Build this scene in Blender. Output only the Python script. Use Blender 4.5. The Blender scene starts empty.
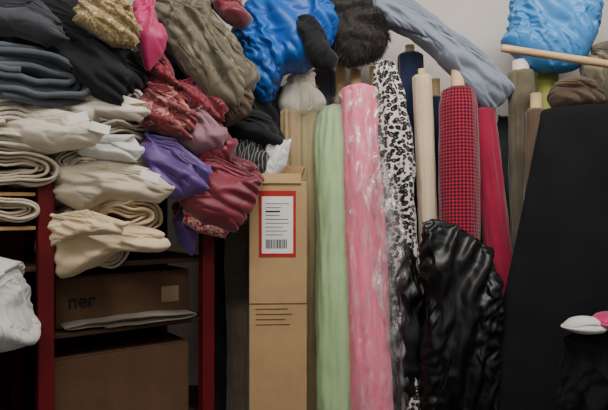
import bpy, math, random
import numpy as np
from mathutils import Vector, noise, Matrix
random.seed(4)
CAMY=-2.6; CAMZ=1.0; F=608.0
def P(px,py,y):
    d=y-CAMY
    return Vector(((px-304)/F*d, y, CAMZ+(205-py)/F*d))
def lin(c): 
    return tuple(((v/255.0)/12.92 if v/255.0<=.04045 else ((v/255.0+.055)/1.055)**2.4) for v in c)+(1,)

# ---------------------------------------------------------------- materials
def base(name):
    m=bpy.data.materials.new(name); m.use_nodes=True
    nt=m.node_tree; b=nt.nodes['Principled BSDF']; return m,nt,b
def N(nt,t,**k):
    n=nt.nodes.new(t)
    for a,v in k.items():
        if a in n.inputs: n.inputs[a].default_value=v
        else: setattr(n,a,v)
    return n
def fabric(name,col,rough=.9,sheen=.25,bump=.25,bs=260,var=.3,spec=.2,col2=None,ps=6):
    m,nt,b=base(name); L=nt.links.new
    tc=N(nt,'ShaderNodeTexCoord')
    n1=N(nt,'ShaderNodeTexNoise'); n1.inputs['Scale'].default_value=ps; n1.inputs['Detail'].default_value=5
    L(tc.outputs['Object'],n1.inputs['Vector'])
    mx=N(nt,'ShaderNodeMix'); mx.data_type='RGBA'
    c=lin(col); c2=lin(col2) if col2 else tuple(x*(1-var) for x in c[:3])+(1,)
    mx.inputs[6].default_value=c; mx.inputs[7].default_value=c2
    rp=N(nt,'ShaderNodeValToRGB'); rp.color_ramp.elements[0].position=.42; rp.color_ramp.elements[1].position=.6
    L(n1.outputs['Fac'],rp.inputs['Fac']); L(rp.outputs['Color'],mx.inputs[0])
    L(mx.outputs[2],b.inputs['Base Color'])
    b.inputs['Roughness'].default_value=rough; b.inputs['Sheen Weight'].default_value=sheen
    b.inputs['Sheen Roughness'].default_value=.5
    b.inputs['Specular IOR Level'].default_value=spec
    n2=N(nt,'ShaderNodeTexNoise'); n2.inputs['Scale'].default_value=bs; n2.inputs['Detail'].default_value=3
    n3=N(nt,'ShaderNodeTexNoise'); n3.inputs['Scale'].default_value=14; n3.inputs['Detail'].default_value=3
    L(tc.outputs['Object'],n2.inputs['Vector']); L(tc.outputs['Object'],n3.inputs['Vector'])
    b1=N(nt,'ShaderNodeBump'); b1.inputs['Strength'].default_value=bump; b1.inputs['Distance'].default_value=.002
    b2=N(nt,'ShaderNodeBump'); b2.inputs['Strength'].default_value=.3; b2.inputs['Distance'].default_value=.01
    L(n2.outputs['Fac'],b1.inputs['Height']); L(n3.outputs['Fac'],b2.inputs['Height'])
    L(b2.outputs['Normal'],b1.inputs['Normal']); L(b1.outputs['Normal'],b.inputs['Normal'])
    return m
def satin(name,col,rough=.48,var=.3): 
    return fabric(name,col,rough=rough,sheen=.4,bump=.08,var=var,spec=.45)
def bag(name,col,rough=.22,alpha=1.0,var=.3,spec=.5):
    m=fabric(name,col,rough=rough,sheen=0,bump=.0,var=var,spec=spec)
    b=m.node_tree.nodes['Principled BSDF']; b.inputs['Alpha'].default_value=alpha
    return m
def film(name):
    m,nt,b=base(name); L=nt.links.new
    nt.nodes.remove(b); out=nt.nodes['Material Output']
    tr=N(nt,'ShaderNodeBsdfTransparent'); tr.inputs['Color'].default_value=(.97,.97,.97,1)
    gl=N(nt,'ShaderNodeBsdfGlossy'); gl.inputs['Roughness'].default_value=.25; gl.inputs['Color'].default_value=(.9,.9,.9,1)
    df=N(nt,'ShaderNodeBsdfDiffuse'); df.inputs['Color'].default_value=(.75,.75,.75,1)
    mg=N(nt,'ShaderNodeMixShader'); mg.inputs[0].default_value=.4; L(gl.outputs[0],mg.inputs[1]); L(df.outputs[0],mg.inputs[2])
    tc=N(nt,'ShaderNodeTexCoord'); mp=N(nt,'ShaderNodeMapping'); mp.inputs['Scale'].default_value=(26,26,7)
    n=N(nt,'ShaderNodeTexNoise'); n.inputs['Scale'].default_value=1; n.inputs['Detail'].default_value=4; n.inputs['Distortion'].default_value=1.5
    L(tc.outputs['Object'],mp.inputs['Vector']); L(mp.outputs['Vector'],n.inputs['Vector'])
    r=N(nt,'ShaderNodeValToRGB'); r.color_ramp.elements[0].position=.42; r.color_ramp.elements[0].color=(.05,.05,.05,1)
    r.color_ramp.elements[1].position=.7; r.color_ramp.elements[1].color=(.42,.42,.42,1)
    L(n.outputs['Fac'],r.inputs['Fac'])
    bp=N(nt,'ShaderNodeBump'); bp.inputs['Strength'].default_value=1; bp.inputs['Distance'].default_value=.012
    L(n.outputs['Fac'],bp.inputs['Height']); L(bp.outputs['Normal'],gl.inputs['Normal'])
    ms=N(nt,'ShaderNodeMixShader'); L(r.outputs['Color'],ms.inputs[0]); L(tr.outputs[0],ms.inputs[1]); L(mg.outputs[0],ms.inputs[2])
    L(ms.outputs[0],out.inputs['Surface']); return m
def leopard(name):
    m=fabric(name,(195,190,182),bump=.2); nt=m.node_tree; L=nt.links.new; b=nt.nodes['Principled BSDF']
    uv=N(nt,'ShaderNodeTexCoord')
    nz=N(nt,'ShaderNodeTexNoise'); nz.inputs['Scale'].default_value=90
    L(uv.outputs['UV'],nz.inputs['Vector'])
    ad=N(nt,'ShaderNodeMixRGB'); ad.blend_type='ADD'; ad.inputs[0].default_value=.011
    L(uv.outputs['UV'],ad.inputs[1]); L(nz.outputs['Color'],ad.inputs[2])
    v=N(nt,'ShaderNodeTexVoronoi'); v.inputs['Scale'].default_value=52; v.inputs['Randomness'].default_value=.8
    L(ad.outputs[0],v.inputs['Vector'])
    r=N(nt,'ShaderNodeValToRGB'); e=r.color_ramp.elements
    e[0].position=0.14; e[0].color=lin((120,110,102)); e[1].position=.24; e[1].color=lin((16,15,16))
    x=e.new(.49); x.color=lin((16,15,16)); x=e.new(.55); x.color=lin((198,192,186))
    L(v.outputs['Distance'],r.inputs['Fac']); L(r.outputs['Color'],b.inputs['Base Color']); return m
def gingham(name,period=.015,cols=((20,10,14),(112,20,42),(170,30,62))):
    m=fabric(name,cols[1],bump=.2); nt=m.node_tree; L=nt.links.new; b=nt.nodes['Principled BSDF']
    uv=N(nt,'ShaderNodeTexCoord'); sp=N(nt,'ShaderNodeSeparateXYZ'); L(uv.outputs['UV'],sp.inputs[0])
    outs=[]
    for ax in (0,1):
        a=N(nt,'ShaderNodeMath'); a.operation='MULTIPLY'; a.inputs[1].default_value=2*math.pi/period; L(sp.outputs[ax],a.inputs[0])
        s=N(nt,'ShaderNodeMath'); s.operation='SINE'; L(a.outputs[0],s.inputs[0])
        g=N(nt,'ShaderNodeMath'); g.operation='GREATER_THAN'; g.inputs[1].default_value=0; L(s.outputs[0],g.inputs[0]); outs.append(g)
    ad=N(nt,'ShaderNodeMath'); ad.operation='ADD'; L(outs[0].outputs[0],ad.inputs[0]); L(outs[1].outputs[0],ad.inputs[1])
    h=N(nt,'ShaderNodeMath'); h.operation='MULTIPLY'; h.inputs[1].default_value=.5; L(ad.outputs[0],h.inputs[0])
    r=N(nt,'ShaderNodeValToRGB'); r.color_ramp.interpolation='CONSTANT'; e=r.color_ramp.elements
    e[0].position=0; e[0].color=lin(cols[2]); e[1].position=.3; e[1].color=lin(cols[1]); x=e.new(.8); x.color=lin(cols[0])
    L(h.outputs[0],r.inputs['Fac']); L(r.outputs['Color'],b.inputs['Base Color']); return m
def stripes(name,c1,c2,scale=60,rot=(0,0,0)):
    m=fabric(name,c1); nt=m.node_tree; L=nt.links.new; b=nt.nodes['Principled BSDF']
    tc=N(nt,'ShaderNodeTexCoord'); mp=N(nt,'ShaderNodeMapping'); mp.inputs['Rotation'].default_value=rot
    w=N(nt,'ShaderNodeTexWave'); w.inputs['Scale'].default_value=scale; w.inputs['Distortion'].default_value=.4
    L(tc.outputs['Object'],mp.inputs['Vector']); L(mp.outputs['Vector'],w.inputs['Vector'])
    r=N(nt,'ShaderNodeValToRGB'); e=r.color_ramp.elements; e[0].position=.75; e[0].color=lin(c1); e[1].position=.85; e[1].color=lin(c2)
    L(w.outputs['Fac'],r.inputs['Fac']); L(r.outputs['Color'],b.inputs['Base Color']); return m
def printed(name,c1,c2,c3,scale=40):
    m=fabric(name,c1); nt=m.node_tree; L=nt.links.new; b=nt.nodes['Principled BSDF']
    tc=N(nt,'ShaderNodeTexCoord'); n=N(nt,'ShaderNodeTexNoise'); n.inputs['Scale'].default_value=scale; n.inputs['Detail'].default_value=3; n.inputs['Distortion'].default_value=1.2
    L(tc.outputs['Object'],n.inputs['Vector'])
    r=N(nt,'ShaderNodeValToRGB'); r.color_ramp.interpolation='LINEAR'; e=r.color_ramp.elements
    e[0].position=.44; e[0].color=lin(c1); e[1].position=.53; e[1].color=lin(c2); x=e.new(.62); x.color=lin(c3)
    L(n.outputs['Fac'],r.inputs['Fac']); L(r.outputs['Color'],b.inputs['Base Color']); return m
def plain(name,col,rough=.6,var=.15,ps=8,col2=None): return fabric(name,col,rough=rough,sheen=0,bump=.12,bs=120,var=var,ps=ps,col2=col2)
def wood(name,c1,c2):
    m=plain(name,c1); nt=m.node_tree; L=nt.links.new; b=nt.nodes['Principled BSDF']
    tc=N(nt,'ShaderNodeTexCoord'); mp=N(nt,'ShaderNodeMapping'); mp.inputs['Scale'].default_value=(3,30,30)
    n=N(nt,'ShaderNodeTexNoise'); n.inputs['Scale'].default_value=2; n.inputs['Detail'].default_value=6
    L(tc.outputs['Object'],mp.inputs['Vector']); L(mp.outputs['Vector'],n.inputs['Vector'])
    r=N(nt,'ShaderNodeValToRGB'); e=r.color_ramp.elements; e[0].position=.35; e[0].color=lin(c1); e[1].position=.65; e[1].color=lin(c2)
    L(n.outputs['Fac'],r.inputs['Fac']); L(r.outputs['Color'],b.inputs['Base Color']); return m

M=dict(
 black=fabric('black_cloth',(28,28,32),sheen=.1),
 black2=fabric('black_matte_felt',(20,20,23),sheen=.03),
 navy=fabric('navy_cloth',(34,42,72)),
 slate=fabric('slate_wool',(80,87,94),sheen=.3),
 cream=fabric('cream_cotton',(210,200,182),var=.12),
 ivory=fabric('ivory_cotton',(196,184,160),var=.14),
 yellowc=fabric('yellowed_cotton',(216,194,158),var=.14),
 peach=fabric('peach_cotton',(210,186,156),var=.1),
 white=fabric('white_cotton',(208,207,202),var=.1),
 lace=printed('gold_lace',(150,128,88),(110,88,60),(196,176,128),60),
 pink=fabric('pink_cotton',(236,118,146),var=.08),
 magenta=satin('magenta_satin',(190,24,96)),
 green=fabric('sage_green_cotton',(156,184,136),var=.08),
 tan=fabric('tan_linen',(162,140,106),var=.15),
 tan2=fabric('khaki_linen',(154,142,106),var=.15),
 olive=fabric('olive_canvas',(100,92,74),col2=(74,70,56)),
 camo=printed('camouflage_canvas',(104,96,78),(80,74,60),(126,116,96),9),
 brown=fabric('brown_wool',(98,80,64)),
 grey=fabric('grey_jersey',(126,134,148),var=.12,sheen=.4),
 dgrey=fabric('charcoal_wool',(62,64,70)),
 purple=satin('purple_satin',(84,50,124)),
 mauve=satin('mauve_satin',(136,92,104),.6),
 maroon=satin('maroon_satin',(116,18,42)),
 crimson=fabric('crimson_cotton',(146,26,58),var=.12),
 redprint=printed('red_floral_print',(112,26,42),(150,72,78),(66,22,36),32),
 pinkprint=printed('rose_print',(132,58,62),(90,30,42),(176,120,106),26),
 redwhite=printed('red_white_print',(170,26,40),(215,190,180),(120,20,34),60),
 stripe=stripes('pinstripe_wool',(28,28,32),(110,108,106),26,(0,0,.3)),
 leopard=leopard('leopard_print'), check=gingham('red_black_check'),
 lime=fabric('yellow_green_cotton',(176,178,92)),
 blue=bag('blue_plastic_bag',(26,90,172),.46,spec=.4), blue2=bag('light_blue_plastic_bag',(70,140,202),.42,var=.15,spec=.45),
 blackbag=bag('black_plastic_film',(14,14,16),.4,spec=.4), film=film('clear_plastic_film'),
 tube=plain('paper_tube',(206,176,134),.7), tubein=plain('paper_tube_inner',(120,98,72),.9),
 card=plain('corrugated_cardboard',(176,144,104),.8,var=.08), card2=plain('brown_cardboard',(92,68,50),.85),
 tape=plain('packing_tape',(150,128,102),.3), paper=plain('white_paper',(226,222,216),.6,var=.04),
 redink=plain('red_ink',(172,44,42),.6), ink=plain('black_ink',(40,38,38),.7),
 post=plain('dark_red_painted_steel',(94,20,26),.5), ply=wood('plywood',(196,160,112),(160,122,80)), dply=wood('dark_plywood',(76,54,38),(56,40,30)),  # dply: plywood in a darker tone for the lower boards and back panel
 stick=wood('beech_wood',(206,176,136),(182,148,106)),
 wall=plain('painted_plaster',(198,191,184),.85,var=.06,ps=1.5), floor=plain('grey_concrete_floor',(74,70,66),.75,var=.3,ps=3),
 ceil=plain('white_ceiling_paint',(205,203,198),.9), fur=fabric('dark_fur',(44,38,36),rough=.6),
 bolster=fabric('taupe_cloth',(120,110,96)),
)

# ---------------------------------------------------------------- mesh tools
def mk(name,V,Fs,mats,idx=None,uvs=None,smooth=True,parent=None):
    me=bpy.data.meshes.new(name); me.from_pydata([tuple(v) for v in V],[],Fs); 
    for m in mats: me.materials.append(m)
    if idx: me.polygons.foreach_set('material_index',idx)
    if uvs:
        l=me.uv_layers.new(name='UVMap'); k=0
        for f in uvs:
            for c in f: l.data[k].uv=c; k+=1
    me.polygons.foreach_set('use_smooth',[smooth]*len(me.polygons)); me.update()
    o=bpy.data.objects.new(name,me); bpy.context.scene.collection.objects.link(o)
    if parent: o.parent=parent
    return o
def empty(name):
    o=bpy.data.objects.new(name,None); bpy.context.scene.collection.objects.link(o); return o
def box(name,c,s,mat,rz=0,bev=.003,parent=None,rx=0,ry=0,smooth=False):
    hx,hy,hz=s[0]/2,s[1]/2,s[2]/2
    V=[Vector((x*hx,y*hy,z*hz)) for x in(-1,1) for y in(-1,1) for z in(-1,1)]
    Fs=[(0,1,3,2),(4,6,7,5),(0,4,5,1),(2,3,7,6),(0,2,6,4),(1,5,7,3)]
    o=mk(name,V,Fs,[mat],smooth=smooth,parent=parent); o.location=c; o.rotation_euler=(rx,ry,rz)
    if bev: b=o.modifiers.new('b','BEVEL'); b.width=bev; b.segments=2
    return o
def lerp(a,b,t): return a+(b-a)*t
def profv(prof,t):
    for (a,x),(b,y) in zip(prof,prof[1:]):
        if t<=b:
            k=(t-a)/(b-a); k=k*k*(3-2*k); return lerp(x,y,k)
    return prof[-1][1]
def roll(name,top,low,r,mat,core=0.0,cr=.02,prof=None,wr=.004,seed=0,floor=.004,MR=110,NR=72,cap=True,fl=3.0,coremat=None,thin=.035,flat=1.0,parent=None,sag=0):
    """cloth wound on a paper tube; 'top'/'low' are points on its axis, extended down to the floor"""
    d=(top-low).normalized(); bot=top-d*((top.z-floor-r*math.sqrt(max(0,1-d.z**2)))/d.z)
    L=(top-bot).length; e1=d.cross(Vector((0,1,0))).normalized(); e2=d.cross(e1).normalized()
    prof=prof or [(0,1),(1,1)]
    V=[];Fs=[];U=[];I=[]
    so=Vector((seed*7.3,seed*3.1,seed*5.7))
    ph=random.Random(seed).random()
    for j in range(MR+1):
        t=j/MR; R=r*profv(prof,t)
        for i in range(NR):
            th=2*math.pi*i/NR; fr=(i/NR+ph+.03*math.sin(t*5+seed))%1
            n1=noise.noise(Vector((math.cos(th)*fl,math.sin(th)*fl,t*L*2.2))+so)
            n2=noise.noise(Vector((math.cos(th)*fl*2+t*3,math.sin(th)*fl*2,t*L*9))+so)
            n3=1-abs(noise.noise(Vector((math.cos(th)*2+t*L*4,math.sin(th)*2,t*L*3))*1.6+so))*2
            rr=R*(1+thin*(fr-.5))+wr*(n1*1.6+n2*.6+n3*.5)
            p=bot+d*(L*t)+e1*(math.cos(th)*rr)+e2*(math.sin(th)*rr*flat)
            p.x+=sag*math.sin(math.pi*t)
            V.append(p)
    for j in range(MR):
        for i in range(NR):
            a=j*NR+i; b=j*NR+(i+1)%NR
            Fs.append((a,b,b+NR,a+NR)); u0=i/NR*2*math.pi*r; u1=(i+1)/NR*2*math.pi*r; v0=j/MR*L; v1=(j+1)/MR*L
            U.append(((u0,v0),(u1,v0),(u1,v1),(u0,v1))); I.append(0)
    if cap:
        K=9; Rt=r*profv(prof,1); prev=MR*NR
        for k in range(1,K+1):
            f=k/K; rr=lerp(Rt,cr,f); st=len(V)
            for i in range(NR):
                th=2*math.pi*i/NR
                h=(.003 if k%2 else -.004)+.006*noise.noise(Vector((math.cos(th)*2,math.sin(th)*2,k*.8))+so)+.004*min(k,2)
                V.append(top+d*h+e1*(math.cos(th)*rr)+e2*(math.sin(th)*rr*flat))
            for i in range(NR):
                a=prev+i;b=prev+(i+1)%NR;c=st+(i+1)%NR;e=st+i
                Fs.append((a,b,c,e)); U.append(((0,0),(.01,0),(.01,.01),(0,.01))); I.append(0)
            prev=st
        rings=[(cr,-.02),(cr,core),(cr*.8,core),(cr*.8,-.03)]
        st=len(V)
        for rr,h in rings:
            for i in range(NR):
                th=2*math.pi*i/NR; V.append(top+d*h+e1*(math.cos(th)*rr)+e2*(math.sin(th)*rr))
        for q in range(3):
            for i in range(NR):
                a=st+q*NR+i;b=st+q*NR+(i+1)%NR
                Fs.append((a,b,b+NR,a+NR)); U.append(((0,0),)*4); I.append(2 if q==2 else 1)
        Fs.append(tuple(st+3*NR+i for i in range(NR))); U.append(((0,0),)*NR); I.append(2)
        Fs.append(tuple(reversed(range(NR)))); U.append(((0,0),)*NR); I.append(0)
    return mk(name,V,Fs,[mat,coremat or M['tube'],M['tubein']],I,U,parent=parent)

def catmull(pts,n,closed=True):
    out=[];m=len(pts)
    per=n/m
    for k in range(n):
        x=k/per; i=int(x); t=x-i
        p0,p1,p2,p3=pts[(i-1)%m],pts[i%m],pts[(i+1)%m],pts[(i+2)%m]
        f=lambda a,b,c,d:.5*((2*b)+(-a+c)*t+(2*a-5*b+4*c-d)*t*t+(-a+3*b-3*c+d)*t**3)
        out.append((f(p0[0],p1[0],p2[0],p3[0]),f(p0[1],p1[1],p2[1],p3[1])))
    return out
def linear(pts,n):
    L=[math.dist(pts[i],pts[(i+1)%len(pts)]) for i in range(len(pts))]; T=sum(L); out=[]
    for k in range(n):
        s=k/n*T; i=0
        while s>L[i]: s-=L[i]; i+=1
        a,b=pts[i],pts[(i+1)%len(pts)]; t=s/L[i]; out.append((lerp(a[0],b[0],t),lerp(a[1],b[1],t)))
    return out
def topo(n,opn):
    G={}; uvp=[]; 
    for i in range(n+1):
        for j in range(n+1):
            G[('f',i,j)]=len(uvp); uvp.append((2*i/n-1,2*j/n-1,0))
    if not opn:
      for i in range(n+1):
        for j in range(n+1):
            if i in(0,n) or j in(0,n): G[('b',i,j)]=G[('f',i,j)]
            else: G[('b',i,j)]=len(uvp); uvp.append((2*i/n-1,2*j/n-1,1))
    Fs=[];E=set();D=set()
    for s in ('f' if opn else 'fb'):
        for i in range(n):
            for j in range(n):
                a,b,c,d=G[(s,i,j)],G[(s,i+1,j)],G[(s,i+1,j+1)],G[(s,i,j+1)]
                Fs.append((a,b,c,d) if s=='f' else (a,d,c,b))
                for x,y in((a,b),(b,c),(c,d),(d,a)): E.add((min(x,y),max(x,y)))
                D.add((a,c)); D.add((b,d))
    return uvp,Fs,np.array(sorted(E)),np.array(sorted(D))
TOP={}
def lump(name,outl,y,thick,mat,amp=.02,ang=0,freq=14,seed=0,corner=False,slopey=0,sz=0,parent=None,pw=.8,e=.4,iso=.12,n=56,iters=140,grav=.0003,bend=.035,sub=1,opn=False,**_):
    """soft cloth bundle (or, opn=True, a single draped sheet): more cloth than its filling needs, relaxed until it buckles into folds"""
    if (n,opn) not in TOP: TOP[(n,opn)]=topo(n,opn)
    uvp,Fs,E,D=TOP[(n,opn)]; NA=720
    o2=linear(outl,NA) if corner else catmull(outl,NA)
    cx=sum(p[0] for p in o2)/NA; cy=sum(p[1] for p in o2)/NA
    C=P(cx,cy,y); W=[P(p[0],p[1],y) for p in o2]; V=[]
    for a,b,s in uvp:
        if a==0 and b==0: r,th=0,0
        elif abs(a)>abs(b): r=a; th=math.pi/4*b/a
        else: r=b; th=math.pi/2-math.pi/4*a/b
        if r<0: r=-r; th+=math.pi
        f=(th/(2*math.pi)%1)*NA; i0=int(f)%NA; w=W[i0].lerp(W[(i0+1)%NA],f-int(f))
        ph=r*math.pi/2*(.8 if opn else 1)
        rad=((math.sin(ph)/math.sin(math.pi/2*(.8 if opn else 1)))**pw) if r>0 else 0; dy=math.cos(ph)*thick*(1 if s else -1)
        p=C+(w-C)*rad; V.append(p+Vector((0,dy+slopey*(p.x-C.x)+sz*(p.z-C.z),0)))
    ob=mk(name,V,Fs,[mat],parent=parent); me=ob.data
    nv=len(V); x0=np.array([tuple(v) for v in V]); nr=np.empty(nv*3,dtype=np.float32); me.vertex_normals.foreach_get('vector',nr); nr=nr.reshape(-1,3).astype(float)
    if ((x0-x0.mean(0))*nr).sum()<0: nr=-nr; me.flip_normals()
    ca,sa=math.cos(math.radians(ang)),math.sin(math.radians(ang)); so=Vector((seed*3.7,seed*9.1,seed*1.3))
    nz=np.empty((nv,3))
    for i,v in enumerate(V):
        w=noise.noise_vector(v*5+so); al=v.x*ca+v.z*sa; ac=-v.x*sa+v.z*ca
        nz[i]=(noise.noise(Vector((al*freq*.5,ac*freq*1.6,v.y*freq))+w*.5+so), noise.noise(v*6+so*2.1), noise.noise(v*40+so))
    loc=np.clip(.8+1.3*nz[:,1],.2,1.7)
    x=x0+nr*(amp*(nz[:,0]*1.3+nz[:,2]*.25))[:,None]
    acd=np.array((-sa,.35,ca)); 
    def prep(E):
        d=x0[E[:,1]]-x0[E[:,0]]; l=np.linalg.norm(d,axis=1)+1e-9; c=(d@acd/l)**2
        lo=(loc[E[:,0]]+loc[E[:,1]])*.5
        return l*(1+lo*(iso+e*c))
    r1=prep(E); r2=prep(D)
    val=np.bincount(E[:,0],minlength=nv)+np.bincount(E[:,1],minlength=nv); val=val[:,None].astype(float)
    def acc(E,c):
        out=np.empty((nv,3))
        for k in range(3): out[:,k]=np.bincount(E[:,1],c[:,k],nv)-np.bincount(E[:,0],c[:,k],nv)
        return out
    vel=np.zeros_like(x)
    for it in range(iters):
        xp=x.copy(); x=x+vel*.85; x[:,2]-=grav
        for q in (0,1):
            d=x[E[:,1]]-x[E[:,0]]; l=np.linalg.norm(d,axis=1)+1e-9
            g=acc(E,-d*((l-r1)/l)[:,None]*.9)/val
            d2=x[D[:,1]]-x[D[:,0]]; l2=np.linalg.norm(d2,axis=1)+1e-9
            x=x+g+acc(D,-d2*((l2-r2)/l2)[:,None]*.35)/val
        lap=np.empty((nv,3))
        for k in range(3): lap[:,k]=np.bincount(E[:,0],x[E[:,1],k],nv)+np.bincount(E[:,1],x[E[:,0],k],nv)
        x=x+(lap/val-x)*bend
        off=x-x0; t=(off*nr).sum(1); tc=np.clip(t,-amp*1.6,amp*.8); tg=off-t[:,None]*nr
        tl=np.linalg.norm(tg,axis=1)+1e-9; tg*=np.minimum(1,(amp*1.3)/tl)[:,None]
        x=x0+tg+tc[:,None]*nr
        vel=(x-xp)
        vel*=np.minimum(1,.004/(np.linalg.norm(vel,axis=1)+1e-9))[:,None]
    for q in range(2):
        lap=np.empty((nv,3))
        for k in range(3): lap[:,k]=np.bincount(E[:,0],x[E[:,1],k],nv)+np.bincount(E[:,1],x[E[:,0],k],nv)
        x=x+(lap/val-x)*.3
    me.vertices.foreach_set('co',x.astype(np.float32).ravel()); me.update()
    if sub: m=ob.modifiers.new('s','SUBSURF'); m.levels=1; m.render_levels=1
    if opn: m=ob.modifiers.new('t','SOLIDIFY'); m.thickness=.004; m.offset=0
    return ob
def sheet(name,outl,y,thick,mat,**k):
    k.setdefault('corner',True); return lump(name,outl,y,thick,mat,opn=True,**k)

def swirl(name,c,ax,rx,rz,L,turns,mat,th=None,droop=0,seed=0,amp=.006,tilt=0,parent=None,irr=.25):
    """flat-folded length of cloth: layers whose folded edges show at the end"""
    ax=Vector(ax).normalized(); up=Vector((0,0,1)); side=ax.cross(up).normalized()
    R=Matrix.Rotation(math.radians(tilt),3,ax); side=R@side; up=R@up
    g=rz*.93/turns; th=th or g*.8; n=int(turns*52); J=22; V=[];Fs=[]; so=Vector((seed*2.3,seed*1.7,seed*4.1))
    for i in range(n+1):
        s=i/52; a=2*math.pi*s-1.9; off=g*s
        co,si=math.cos(a),math.sin(a)
        ex=noise.noise(Vector((s*.5,seed*3,7)))*rx*irr*(.3+s/turns)
        x=math.copysign(abs(co)**.8,co)*(rx-off*1.3+ex*(.5 if s<1 else 1)); z=math.copysign(abs(si)**.85,si)*(rz-off)
        e=noise.noise(Vector((s*1.1,seed,0)))*.06
        for j in range(J+1):
            t=j/J; k=x/rx
            p=c+side*x+up*(z-droop*k*k)+ax*(L*t+e*(1-t))
            wv=noise.noise_vector(Vector((p.x*6,p.y*6,p.z*9))+so)
            p=p+wv*amp+noise.noise_vector(p*17+so)*amp*.35+up*(.5*amp*math.sin(p.x*38+p.y*24+wv.x*5+seed))
            V.append(p)
    for i in range(n):
        for j in range(J):
            a=i*(J+1)+j; Fs.append((a,a+1,a+J+2,a+J+1))
    o=mk(name,V,Fs,[mat],parent=parent); m=o.modifiers.new('s','SOLIDIFY'); m.thickness=th; m.offset=0
    return o
def cyl(name,a,b,r,mat,parent=None,n=28):
    d=(b-a).normalized(); e1=d.cross(Vector((0,.3,1))).normalized(); e2=d.cross(e1)
    V=[];Fs=[]; L=(b-a).length
    R=[(0,.3),(.002,.75),(.006,1)]+[(L*k/12,1+.03*math.sin(k*2)) for k in range(1,12)]+[(L-.006,1),(L-.002,.75),(L,.3)]
    for h,f in R:
        for i in range(n):
            t=2*math.pi*i/n; V.append(a+d*h+(e1*math.cos(t)+e2*math.sin(t))*r*f)
    for j in range(len(R)-1):
        for i in range(n): x=j*n+i;y=j*n+(i+1)%n; Fs.append((x,y,y+n,x+n))
    Fs.append(tuple(range(n))); Fs.append(tuple((len(R)-1)*n+i for i in range(n)))
    return mk(name,V,Fs,[mat],parent=parent)
def furry(name,outl,y,thick,mat,count=9000,ln=.03):
    o=lump(name,outl,y,thick,mat,amp=.024,freq=9,seed=5,n=40,sub=0); me=o.data
    V=[v.co.copy() for v in me.vertices]; Fs=[tuple(p.vertices) for p in me.polygons]; nv=len(V)
    ctr=sum(V,Vector())/nv; rnd=random.Random(2)
    for k in range(count):
        p=V[rnd.randrange(nv)]+Vector((rnd.uniform(-.01,.01),rnd.uniform(-.01,.01),rnd.uniform(-.01,.01)))
        n=(p-ctr).normalized(); n=(n*.5+Vector((rnd.uniform(-.4,.4),rnd.uniform(-.4,.4),rnd.uniform(-1.3,.1)))+noise.noise_vector(p*14)*.9).normalized()
        s=n.cross(Vector((rnd.random(),rnd.random(),rnd.random()))).normalized()*.0012; l=ln*rnd.uniform(.5,1.1); b=len(V)
        V+= [p-s,p+s,p+n*l*.5+s*.8,p+n*l*.5-s*.8,p+n*l+Vector((0,0,-l*.25))]
        Fs+=[(b,b+1,b+2,b+3),(b+3,b+2,b+4)]
    bpy.data.objects.remove(o); return mk(name,V,Fs,[mat])

# ---------------------------------------------------------------- room
box('wall_back',(0,.56,1.4),(5.2,.1,2.8),M['wall'],bev=0)
box('wall_left',(-2.15,-1.45,1.4),(.1,4.1,2.8),M['wall'],bev=0)
box('wall_right',(2.65,-1.45,1.4),(.1,4.1,2.8),M['wall'],bev=0)
box('floor',(.25,-1.45,-.05),(5.0,4.1,.1),M['floor'],bev=0)
box('ceiling',(.25,-1.45,2.85),(5.0,4.1,.1),M['ceil'],bev=0)
box('baseboard_back',(.25,.5,.04),(4.6,.018,.08),M['brown'],bev=.003)

# ---------------------------------------------------------------- shelving unit
sh=empty('shelving_unit')
O=Vector((-.852,-.6,0)); u=Vector((.805,.593,0)); nb=Vector((-.593,.805,0)); ang=math.atan2(u.y,u.x)
def SP(a,b,z): return O+u*a+nb*b+Vector((0,0,z))
for k,a in enumerate((-.78,0,.59)):
    for q,b in enumerate((0,.44)):
        H=1.16 if a>0 else 1.1
        box(f'post_{k}_{q}',SP(a,b,H/2),(.05,.04,H),M['post'],rz=ang,parent=sh)
for k,z in enumerate((.16,.56,.79)):
    box(f'board_{k}',SP(-.1,.22,z),(1.42,.42,.018),M['dply'],rz=ang,parent=sh)
box('back_panel',SP(-.1,.47,.6),(1.45,.006,1.1),M['dply'],rz=ang,parent=sh)
box('board_upper_a',SP(-.40,.2,.925),(.74,.42,.012),M['ply'],rz=ang,parent=sh)
box('board_upper_b',SP(-.40,.2,1.035),(.74,.42,.012),M['ply'],rz=ang,parent=sh)

# ---------------------------------------------------------------- cream cloth on the shelves
A=nb
def sw(px,py,y,rxp,rzp,turns,mat,L=.34,**k):
    d=(y+2.6)/F
    return swirl('folded_fabric',P(px,py,y),A,rxp*d,rzp*d,L,turns,M[mat],**k)
sw(34,72,-.72,66,29,4,'slate',seed=1,tilt=6,amp=.008,irr=.1)
sw(20,124,-.70,66,23,5,'cream',seed=2,tilt=2,amp=.014)
sw(10,165,-.70,52,17,5,'ivory',seed=3,tilt=4,amp=.012)
sw(0,209,-.70,38,12,4,'ivory',seed=4,tilt=4,amp=.01)
sw(108,104,-.50,48,18,5,'cream',seed=5,tilt=-12,amp=.02)
sw(110,136,-.50,48,16,5,'cream',seed=6,tilt=-6,amp=.02)
sw(118,176,-.5,58,26,7,'ivory',seed=7,tilt=-10,amp=.022,droop=.03)
sw(100,156,-.49,46,12,4,'cream',seed=12,tilt=-4,amp=.02)
sw(116,218,-.52,50,22,6,'yellowc',seed=8,tilt=-8,amp=.02,droop=.02)
sw(94,248,-.51,36,17,5,'ivory',seed=9,tilt=3,amp=.016)
sheet('draped_cotton_cloth',[(152,104),(140,116),(100,112),(92,128),(60,118),(56,90),(100,80),(148,94)],-.56,.07,M['cream'],amp=.018,ang=-10,freq=16,seed=3)
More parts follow.
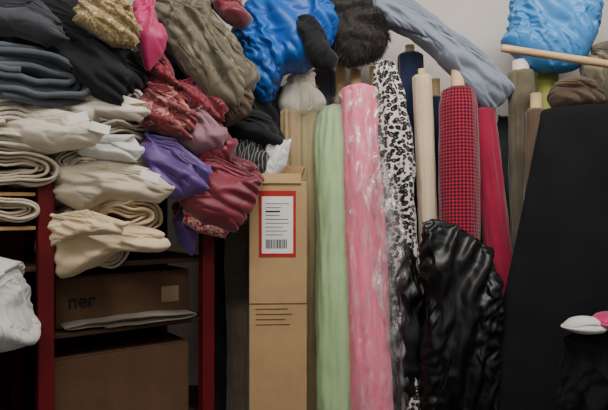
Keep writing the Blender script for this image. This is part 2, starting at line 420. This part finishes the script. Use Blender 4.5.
sheet('draped_cotton_cloth',[(108,124),(96,140),(60,146),(-10,138),(-20,100),(40,98),(80,106)],-.64,.07,M['cream'],amp=.016,ang=-6,freq=16,seed=4)
sheet('draped_cotton_cloth',[(146,140),(136,156),(104,154),(84,150),(80,132),(110,126),(138,126)],-.58,.05,M['white'],amp=.018,ang=-14,freq=18,seed=34,e=.5)
sheet('draped_cotton_cloth',[(176,178),(160,196),(110,192),(86,206),(56,190),(56,158),(110,148),(150,158)],-.56,.07,M['ivory'],amp=.02,ang=-12,freq=16,seed=5,e=.5)
lump('crumpled_cotton_cloth',[(56,206),(92,208),(136,214),(166,224),(162,244),(122,246),(92,262),(60,268)],-.55,.08,M['yellowc'],amp=.022,ang=-10,freq=15,seed=6,e=.6)
sheet('draped_cotton_cloth',[(130,214),(120,228),(84,230),(54,240),(52,206),(90,200)],-.66,.04,M['yellowc'],amp=.016,ang=-14,freq=16,seed=26,e=.5)
lump('crumpled_cotton_cloth',[(-40,250),(10,247),(24,262),(30,296),(34,335),(-40,340)],-.73,.12,M['white'],amp=.024,ang=75,freq=11,seed=8)
tg=empty('paper_tag')
for i,(x,y_,a,yy) in enumerate(((100,128,.25,-.69),(78,118,-.3,-.74),(150,176,.3,-.66))):
    box(f'tag_{i}',P(x,y_,yy),(.06,.002,.03),M['paper'],rz=.3,ry=a,rx=-.2,bev=0,parent=tg)
# ---------------------------------------------------------------- clothes heaped above
lump('black_garment',[(-60,10),(0,-20),(60,-24),(112,0),(136,26),(146,66),(124,94),(104,80),(80,54),(40,42),(0,44),(-60,52)],-.42,.18,M['black'],amp=.036,ang=-30,freq=10,seed=1,e=.5,n=70)
sheet('black_garment',[(122,20),(134,62),(122,98),(96,88),(70,58),(20,44),(-20,40),(-10,4),(50,-6)],-.60,.06,M['black'],amp=.026,ang=-35,freq=12,seed=61,e=.6,n=66)
sheet('dark_teal_shirt',[(66,10),(74,30),(48,38),(18,28),(-20,26),(-30,-14),(40,-18)],-.68,.06,M['dgrey'],amp=.024,ang=-20,freq=13,seed=71,e=.6)
lump('black_garment',[(70,60),(110,50),(140,60),(160,90),(150,110),(110,96),(80,84)],-.32,.14,M['navy'],amp=.03,ang=-30,freq=10,seed=2)
sheet('lace_trim',[(144,18),(136,40),(112,38),(92,26),(72,12),(74,-16),(108,-20),(136,-6)],-.62,.05,M['lace'],amp=.022,ang=-35,freq=22,seed=3,e=.6)
sheet('scarf',[(166,16),(164,46),(150,64),(142,40),(138,-10),(158,-14)],-.45,.05,M['magenta'],amp=.022,ang=80,freq=18,seed=4,e=.6)
lump('satin_cloth',[(140,44),(160,40),(178,60),(182,82),(166,78),(148,64)],-.40,.05,M['redprint'],amp=.02,ang=120,freq=18,seed=14,e=.6)
lump('canvas_jacket',[(156,-16),(205,-18),(226,4),(250,34),(256,62),(244,90),(226,98),(198,78),(176,50),(160,24)],-.24,.13,M['camo'],amp=.036,ang=-50,freq=11,seed=5,e=.6,n=70)
sheet('canvas_jacket_flap',[(246,60),(238,98),(214,92),(190,66),(166,30),(170,-10),(204,-6),(222,26)],-.38,.05,M['camo'],amp=.026,ang=-60,freq=13,seed=65,e=.7)
lump('dark_dress',[(205,-16),(240,-16),(250,6),(242,22),(222,12)],-.22,.08,M['maroon'],amp=.024,ang=30,freq=14,seed=6,e=.5)
lump('dark_garment_heap',[(130,40),(200,20),(262,60),(286,120),(262,190),(222,215),(190,200),(150,160),(128,110)],.06,.2,M['black'],amp=.036,ang=-40,freq=8,seed=7,e=.5)
sheet('brown_shawl',[(252,84),(250,108),(228,120),(214,104),(208,84),(232,74)],-.30,.05,M['brown'],amp=.022,ang=-50,freq=16,seed=72,e=.6)
lump('printed_cloth',[(134,80),(150,62),(172,64),(194,88),(202,112),(190,130),(160,126),(138,108)],-.38,.08,M['pinkprint'],amp=.03,ang=-50,freq=15,seed=8,e=.6)
sheet('printed_cloth',[(198,100),(192,132),(160,124),(140,116),(134,88),(146,68),(176,74)],-.46,.05,M['pinkprint'],amp=.026,ang=-30,freq=18,seed=68,e=.7)
sheet('printed_cloth',[(228,92),(222,114),(196,108),(176,92),(178,70),(200,62)],-.38,.05,M['redprint'],amp=.024,ang=-50,freq=16,seed=9,e=.6)
sheet('printed_cloth',[(236,212),(224,232),(198,226),(182,214),(184,194),(214,196)],-.40,.04,M['redwhite'],amp=.018,ang=20,freq=18,seed=10,e=.5)
sheet('satin_cloth',[(228,118),(220,140),(198,146),(180,134),(172,104),(204,92)],-.42,.05,M['mauve'],amp=.026,ang=-60,freq=18,seed=11,e=.7)
sheet('satin_cloth',[(238,130),(228,154),(204,162),(190,140),(198,112),(220,104)],-.38,.05,M['maroon'],amp=.024,ang=-60,freq=16,seed=12,e=.6)
lump('satin_cloth',[(144,122),(162,120),(186,134),(206,148),(212,170),(188,190),(166,186),(154,160)],-.40,.06,M['purple'],amp=.024,ang=-35,freq=13,seed=13,e=.5)
sheet('satin_cloth',[(212,156),(206,182),(178,192),(156,184),(142,140),(144,120),(176,126)],-.47,.05,M['purple'],amp=.024,ang=-40,freq=17,seed=63,e=.7)
lump('satin_cloth',[(174,154),(206,136),(238,144),(260,156),(258,180),(242,208),(214,218),(196,202)],-.31,.09,M['maroon'],amp=.028,ang=-20,freq=10,seed=15,e=.5)
sheet('satin_cloth',[(262,164),(254,196),(236,222),(204,216),(180,192),(178,152),(214,140)],-.42,.05,M['maroon'],amp=.026,ang=-20,freq=16,seed=64,e=.7)
lump('satin_cloth',[(196,116),(222,110),(242,130),(236,148),(214,148)],-.20,.08,M['black'],amp=.026,ang=-30,freq=14,seed=16)
lump('wool_cloth',[(222,108),(246,98),(270,104),(286,124),(282,140),(252,140),(228,134)],-.16,.1,M['black'],amp=.028,ang=-20,freq=10,seed=17,e=.5)
sheet('wool_cloth',[(268,146),(264,180),(238,176),(224,158),(222,130),(258,126)],-.20,.06,M['stripe'],amp=.016,ang=60,freq=10,seed=18)
sheet('paper_wrapping',[(290,134),(284,164),(266,188),(260,160),(264,134)],-.20,.03,M['white'],amp=.012,ang=70,freq=16,seed=19)
lump('satin_cloth',[(176,186),(196,190),(200,212),(188,232),(178,214)],-.30,.05,M['maroon'],amp=.02,ang=80,freq=16,seed=21,e=.5)
sheet('satin_cloth',[(198,214),(192,250),(182,240),(174,210),(178,186),(192,190)],-.34,.03,M['purple'],amp=.016,ang=85,freq=18,seed=73,e=.6)

# ---------------------------------------------------------------- boxes under the shelf
cb=empty('cardboard_box')
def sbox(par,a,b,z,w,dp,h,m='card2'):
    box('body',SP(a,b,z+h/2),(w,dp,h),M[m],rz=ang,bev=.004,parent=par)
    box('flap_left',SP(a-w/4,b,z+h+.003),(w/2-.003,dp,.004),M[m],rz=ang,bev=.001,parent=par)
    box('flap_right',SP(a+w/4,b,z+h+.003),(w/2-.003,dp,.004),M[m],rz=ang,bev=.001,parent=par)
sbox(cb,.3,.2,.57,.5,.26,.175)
box('shipping_label',SP(.47,.2-.1315,.66),(.07,.002,.06),M['tape'],rz=ang,bev=0,parent=cb)
t=bpy.data.curves.new('printing','FONT'); t.body='ner'; t.size=.07; t.extrude=.0008; t.offset=.0016
to=bpy.data.objects.new('printing',t); bpy.context.scene.collection.objects.link(to); t.materials.append(M['ink'])
to.location=SP(.09,.2-.1315,.64); to.rotation_euler=(math.pi/2,0,ang); to.parent=cb
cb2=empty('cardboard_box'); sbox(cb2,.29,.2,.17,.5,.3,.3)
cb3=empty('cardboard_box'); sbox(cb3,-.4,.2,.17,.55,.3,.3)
swirl('folded_fabric',SP(.30,.0,.586),nb,.24,.014,.07,2,M['bolster'],seed=30,amp=.003,irr=0)
swirl('folded_fabric',SP(-.36,.0,.62),nb,.24,.045,.3,4,M['ivory'],seed=31,amp=.006)

# ---------------------------------------------------------------- tall box with label
tb=empty('tall_cardboard_box')
tc=P(278,0,-.26); cx=tc.x; W_=.222; Hh=1.09; fy=-.26; rz=.06
def TB(x,y,z): return Vector((cx,fy,0))+Matrix.Rotation(rz,3,'Z')@Vector((x,y,z))
box('body',TB(0,.09,Hh/2+.001),(W_,.18,Hh),M['card'],rz=rz,bev=.004,parent=tb)
box('flap_front',TB(-.01,.0,Hh+.012),(W_*.9,.004,.04),M['card'],rz=rz,rx=-.25,bev=.001,parent=tb)
box('flap_back',TB(.0,.17,Hh+.03),(W_*.98,.004,.08),M['card'],rz=rz,rx=.1,bev=.001,parent=tb)
box('flap_side',TB(.1,.09,Hh+.025),(.004,.16,.07),M['card'],rz=rz,ry=.3,bev=.001,parent=tb)
box('fold_seam',TB(0,-.0006,.62),(W_*.99,.001,.004),M['card2'],rz=rz,bev=0,parent=tb)
lz0,lz1=.80,1.055; lw=.142; lx=-.002
box('label_backing',TB(lx,-.001,(lz0+lz1)/2),(lw,.0015,lz1-lz0),M['redink'],rz=rz,bev=0,parent=tb)
box('label_paper',TB(lx,-.0022,(lz0+lz1)/2-.004),(lw-.022,.0015,lz1-lz0-.036),M['paper'],rz=rz,bev=0,parent=tb)
rr=random.Random(3)
x=-.045
while x<.04:
    w=rr.choice((.0012,.002,.0035)); box('barcode_bar',TB(lx+x,-.0032,.85),(w,.0008,.035),M['ink'],rz=rz,bev=0,parent=tb); x+=w+rr.choice((.0015,.003))
for k in range(9):
    L_=rr.uniform(.05,.092); box('print_line',TB(lx-.046+L_/2,-.0032,.885+k*.015),(L_,.0008,.0022 if k!=6 else .006),M['ink'],rz=rz,bev=0,parent=tb)
for k in range(4):
    L_=rr.uniform(.09,.17); box('box_print_line',TB(-.085+L_/2,-.001,.60-k*.02+.0),(L_,.0008,.003),M['card2'],rz=rz,bev=0,parent=tb)

# ---------------------------------------------------------------- fabric rolls standing against the wall
def R_(tx,ty,ty_y,bx,by_y,rp,mat,**k):
    top=P(tx,ty,ty_y); low=P(bx,320,by_y); return roll('fabric_roll',top,low,rp*(ty_y+2.6)/F,M[mat],**k)
R_(334,110,.06,336,-.08,18.5,'green',seed=1,wr=.006,core=.0,prof=[(0,1),(.9,1),(.97,.9),(1,.7)])
R_(309,98,.10,312,.03,11.5,'tan2',seed=2,core=.0,wr=.005)
R_(291,112,.06,292,.04,10,'tan',seed=3,core=.0,wr=.005)
pk=R_(358,90,.03,368,-.12,19.5,'pink',seed=4,core=.0,wr=.006,prof=[(0,1),(.6,1.02),(.9,.93),(1,.82)])
lp=R_(385,64,.05,407,-.08,16,'leopard',seed=5,wr=.014,prof=[(0,.9),(.45,.9),(.6,1),(.8,1.25),(.9,.98),(.97,.68),(1,.5)],cr=.015)
R_(422,78,.13,432,.06,9.5,'peach',seed=6,core=.04,cr=.017,wr=.002,coremat=M['tube'])
R_(458,92,.08,460,-.04,19,'check',seed=7,core=.15,cr=.03,wr=.004,prof=[(0,1),(.8,1),(.95,.97),(1,.85)])
R_(481,112,.14,506,.04,13,'crimson',seed=8,core=.0,wr=.005)
R_(410,56,.26,416,.22,12,'navy',seed=9,core=.05,cr=.022)
R_(341,100,.27,342,.25,10,'brown',seed=10,core=.17,cr=.026)
R_(356,98,.22,360,.2,9,'tan',seed=11,core=.13,cr=.026)
R_(304,88,.30,304,.28,16,'ivory',seed=12,core=.02)
R_(323,72,.32,324,.3,12,'slate',seed=13,core=.06)
R_(375,92,.3,378,.28,13,'dgrey',seed=14,core=.12,cr=.025)
R_(395,82,.32,397,.3,12,'olive',seed=15,core=.05)
R_(436,100,.30,440,.28,13,'navy',seed=16,core=.1)
R_(468,110,.32,470,.3,14,'brown',seed=17,core=.05)
R_(497,120,.30,500,.28,14,'dgrey',seed=18,core=.02)
R_(521,74,.16,527,.06,12,'olive',seed=19,core=.06,cr=.037,coremat=M['cream'],wr=.007)
R_(536,112,.04,531,-.02,9,'brown',seed=20,core=.08,cr=.025,wr=.005)
R_(546,66,.26,548,.24,11,'lime',seed=21,core=.04,cr=.03)
R_(572,90,.3,574,.28,15,'dgrey',seed=22)
R_(600,90,.3,602,.28,15,'brown',seed=23)
R_(238,132,.12,240,.06,13,'bolster',seed=24,wr=.006)
R_(263,104,.24,264,.22,12,'dgrey',seed=25)
R_(284,90,.3,285,.28,12,'olive',seed=26)
R_(215,120,.3,216,.28,13,'dgrey',seed=27)
R_(268,150,.06,268,.04,9,'slate',seed=28)
# clear sleeve round the pink roll and its loose side
roll('clear_plastic_sleeve',P(359,96,.03),P(372,320,-.13),.096,M['film'],wr=.014,seed=40,cap=False,fl=2,thin=.0,parent=pk)
lump('clear_plastic_wrap',[(372,146),(394,170),(408,220),(410,300),(408,400),(378,400),(374,300),(372,200)],-.15,.06,M['film'],amp=.014,ang=78,freq=14,seed=41,parent=pk,iso=.25,bend=.02)
# black plastic around the lower ends
lump('black_plastic_wrap',[(402,235),(410,238),(420,256),(424,300),(428,420),(394,420),(396,300),(396,260)],-.13,.07,M['blackbag'],amp=.016,ang=85,freq=15,seed=42,parent=lp,iso=.25,bend=.02)
lump('black_plastic_bag',[(422,214),(434,210),(456,216),(478,230),(496,242),(502,266),(500,330),(502,425),(424,425),(420,330),(422,270)],-.20,.09,M['blackbag'],amp=.02,ang=80,freq=12,seed=43,iso=.22,bend=.03,n=80,e=.5,corner=True)
# black bolt leaning at the right
lump('black_fabric_bolt',[(547,106),(560,102),(600,99),(690,99),(690,440),(470,440),(496,318),(520,222)],-.16,.05,M['black2'],amp=.005,ang=85,freq=5,seed=44,corner=True,pw=.22,sz=.1,e=.01,iso=.01)
lump('dark_cloth_heap',[(568,326),(610,318),(660,316),(680,400),(680,480),(566,480),(560,400),(562,340)],-.46,.09,M['black2'],amp=.02,ang=80,freq=9,seed=47)
lump('satin_cloth',[(588,316),(596,308),(612,304),(650,302),(650,330),(606,324)],-.50,.07,M['magenta'],amp=.016,ang=10,freq=12,seed=46,e=.5)
lump('white_cotton_scrap',[(562,322),(572,313),(590,311),(604,317),(600,328),(578,330)],-.50,.06,M['white'],amp=.012,ang=5,freq=16,seed=45,e=.5)

# ---------------------------------------------------------------- things piled on the roll tops
lump('blue_plastic_bag',[(233,12),(256,-14),(326,-16),(336,10),(328,42),(308,64),(284,70),(266,100),(250,82),(238,48)],.0,.13,M['blue'],amp=.026,ang=-60,freq=14,seed=50,iso=.3,bend=.02,n=84,e=.5)
lump('cotton_cloth',[(282,74),(298,62),(316,64),(324,86),(318,108),(300,116),(284,108)],.10,.08,M['cream'],amp=.026,ang=80,freq=16,seed=51,e=.7)
lump('leather_strap_bag',[(296,12),(312,8),(328,24),(336,48),(330,66),(314,62),(304,40)],-.12,.05,M['black'],amp=.018,ang=60,freq=10,seed=52,e=.5)
furry('fur_collar',[(324,-14),(376,-16),(384,14),(380,44),(356,56),(334,44)],.12,.07,M['fur'])
lump('grey_sweatshirt',[(368,-18),(404,-16),(434,2),(454,18),(472,30),(494,48),(512,70),(508,88),(490,104),(474,96),(460,76),(444,60),(428,44),(400,24),(380,12)],.12,.07,M['grey'],amp=.03,ang=-42,freq=13,seed=53,pw=.7,n=80,e=.7)
lump('grey_sweatshirt_sleeve',[(462,76),(484,80),(494,100),(492,124),(478,128),(472,104)],.18,.06,M['grey'],amp=.02,ang=80,freq=12,seed=54,e=.6)
lump('blue_plastic_bag',[(506,16),(520,-14),(592,-18),(598,14),(588,44),(574,66),(540,68),(516,52),(504,36)],.16,.11,M['blue2'],amp=.02,ang=-50,freq=13,seed=55,iso=.25,bend=.02,n=84)
lump('olive_garment',[(552,76),(572,66),(596,72),(606,90),(596,102),(572,104),(556,100)],.05,.09,M['brown'],amp=.028,ang=-40,freq=15,seed=56,e=.7)
lump('olive_garment',[(586,44),(606,30),(660,30),(660,100),(604,102),(590,78)],.12,.1,M['camo'],amp=.03,ang=-60,freq=15,seed=57,e=.7)
cyl('wooden_stick',P(501,48,-.1),P(640,69,-.12),.016,M['stick'])

# ---------------------------------------------------------------- light
def area(name,loc,target,size,sy,e,col=(1,1,1)):
    l=bpy.data.lights.new(name,'AREA'); l.shape='RECTANGLE'; l.size=size; l.size_y=sy; l.energy=e; l.color=col
    o=bpy.data.objects.new(name,l); bpy.context.scene.collection.objects.link(o); o.location=loc
    o.rotation_euler=(Vector(target)-Vector(loc)).to_track_quat('-Z','Y').to_euler()
area('ceiling_lamp',(.7,-1.1,2.72),(.6,.2,1.0),1.8,.8,72,(1,.965,.92))
area('ceiling_lamp',(-.6,-2.6,2.72),(-.3,.2,.9),1.4,.6,38,(1,.965,.92))
w=bpy.data.worlds.new('w'); bpy.context.scene.world=w; w.use_nodes=True
w.node_tree.nodes['Background'].inputs[0].default_value=(.86,.84,.82,1); w.node_tree.nodes['Background'].inputs[1].default_value=.6

c=bpy.data.cameras.new('camera'); co=bpy.data.objects.new('camera',c); bpy.context.scene.collection.objects.link(co)
co.location=(0,CAMY,CAMZ); co.rotation_euler=(math.pi/2,0,0); c.lens=36; c.sensor_width=36; c.clip_start=.02
bpy.context.scene.camera=co
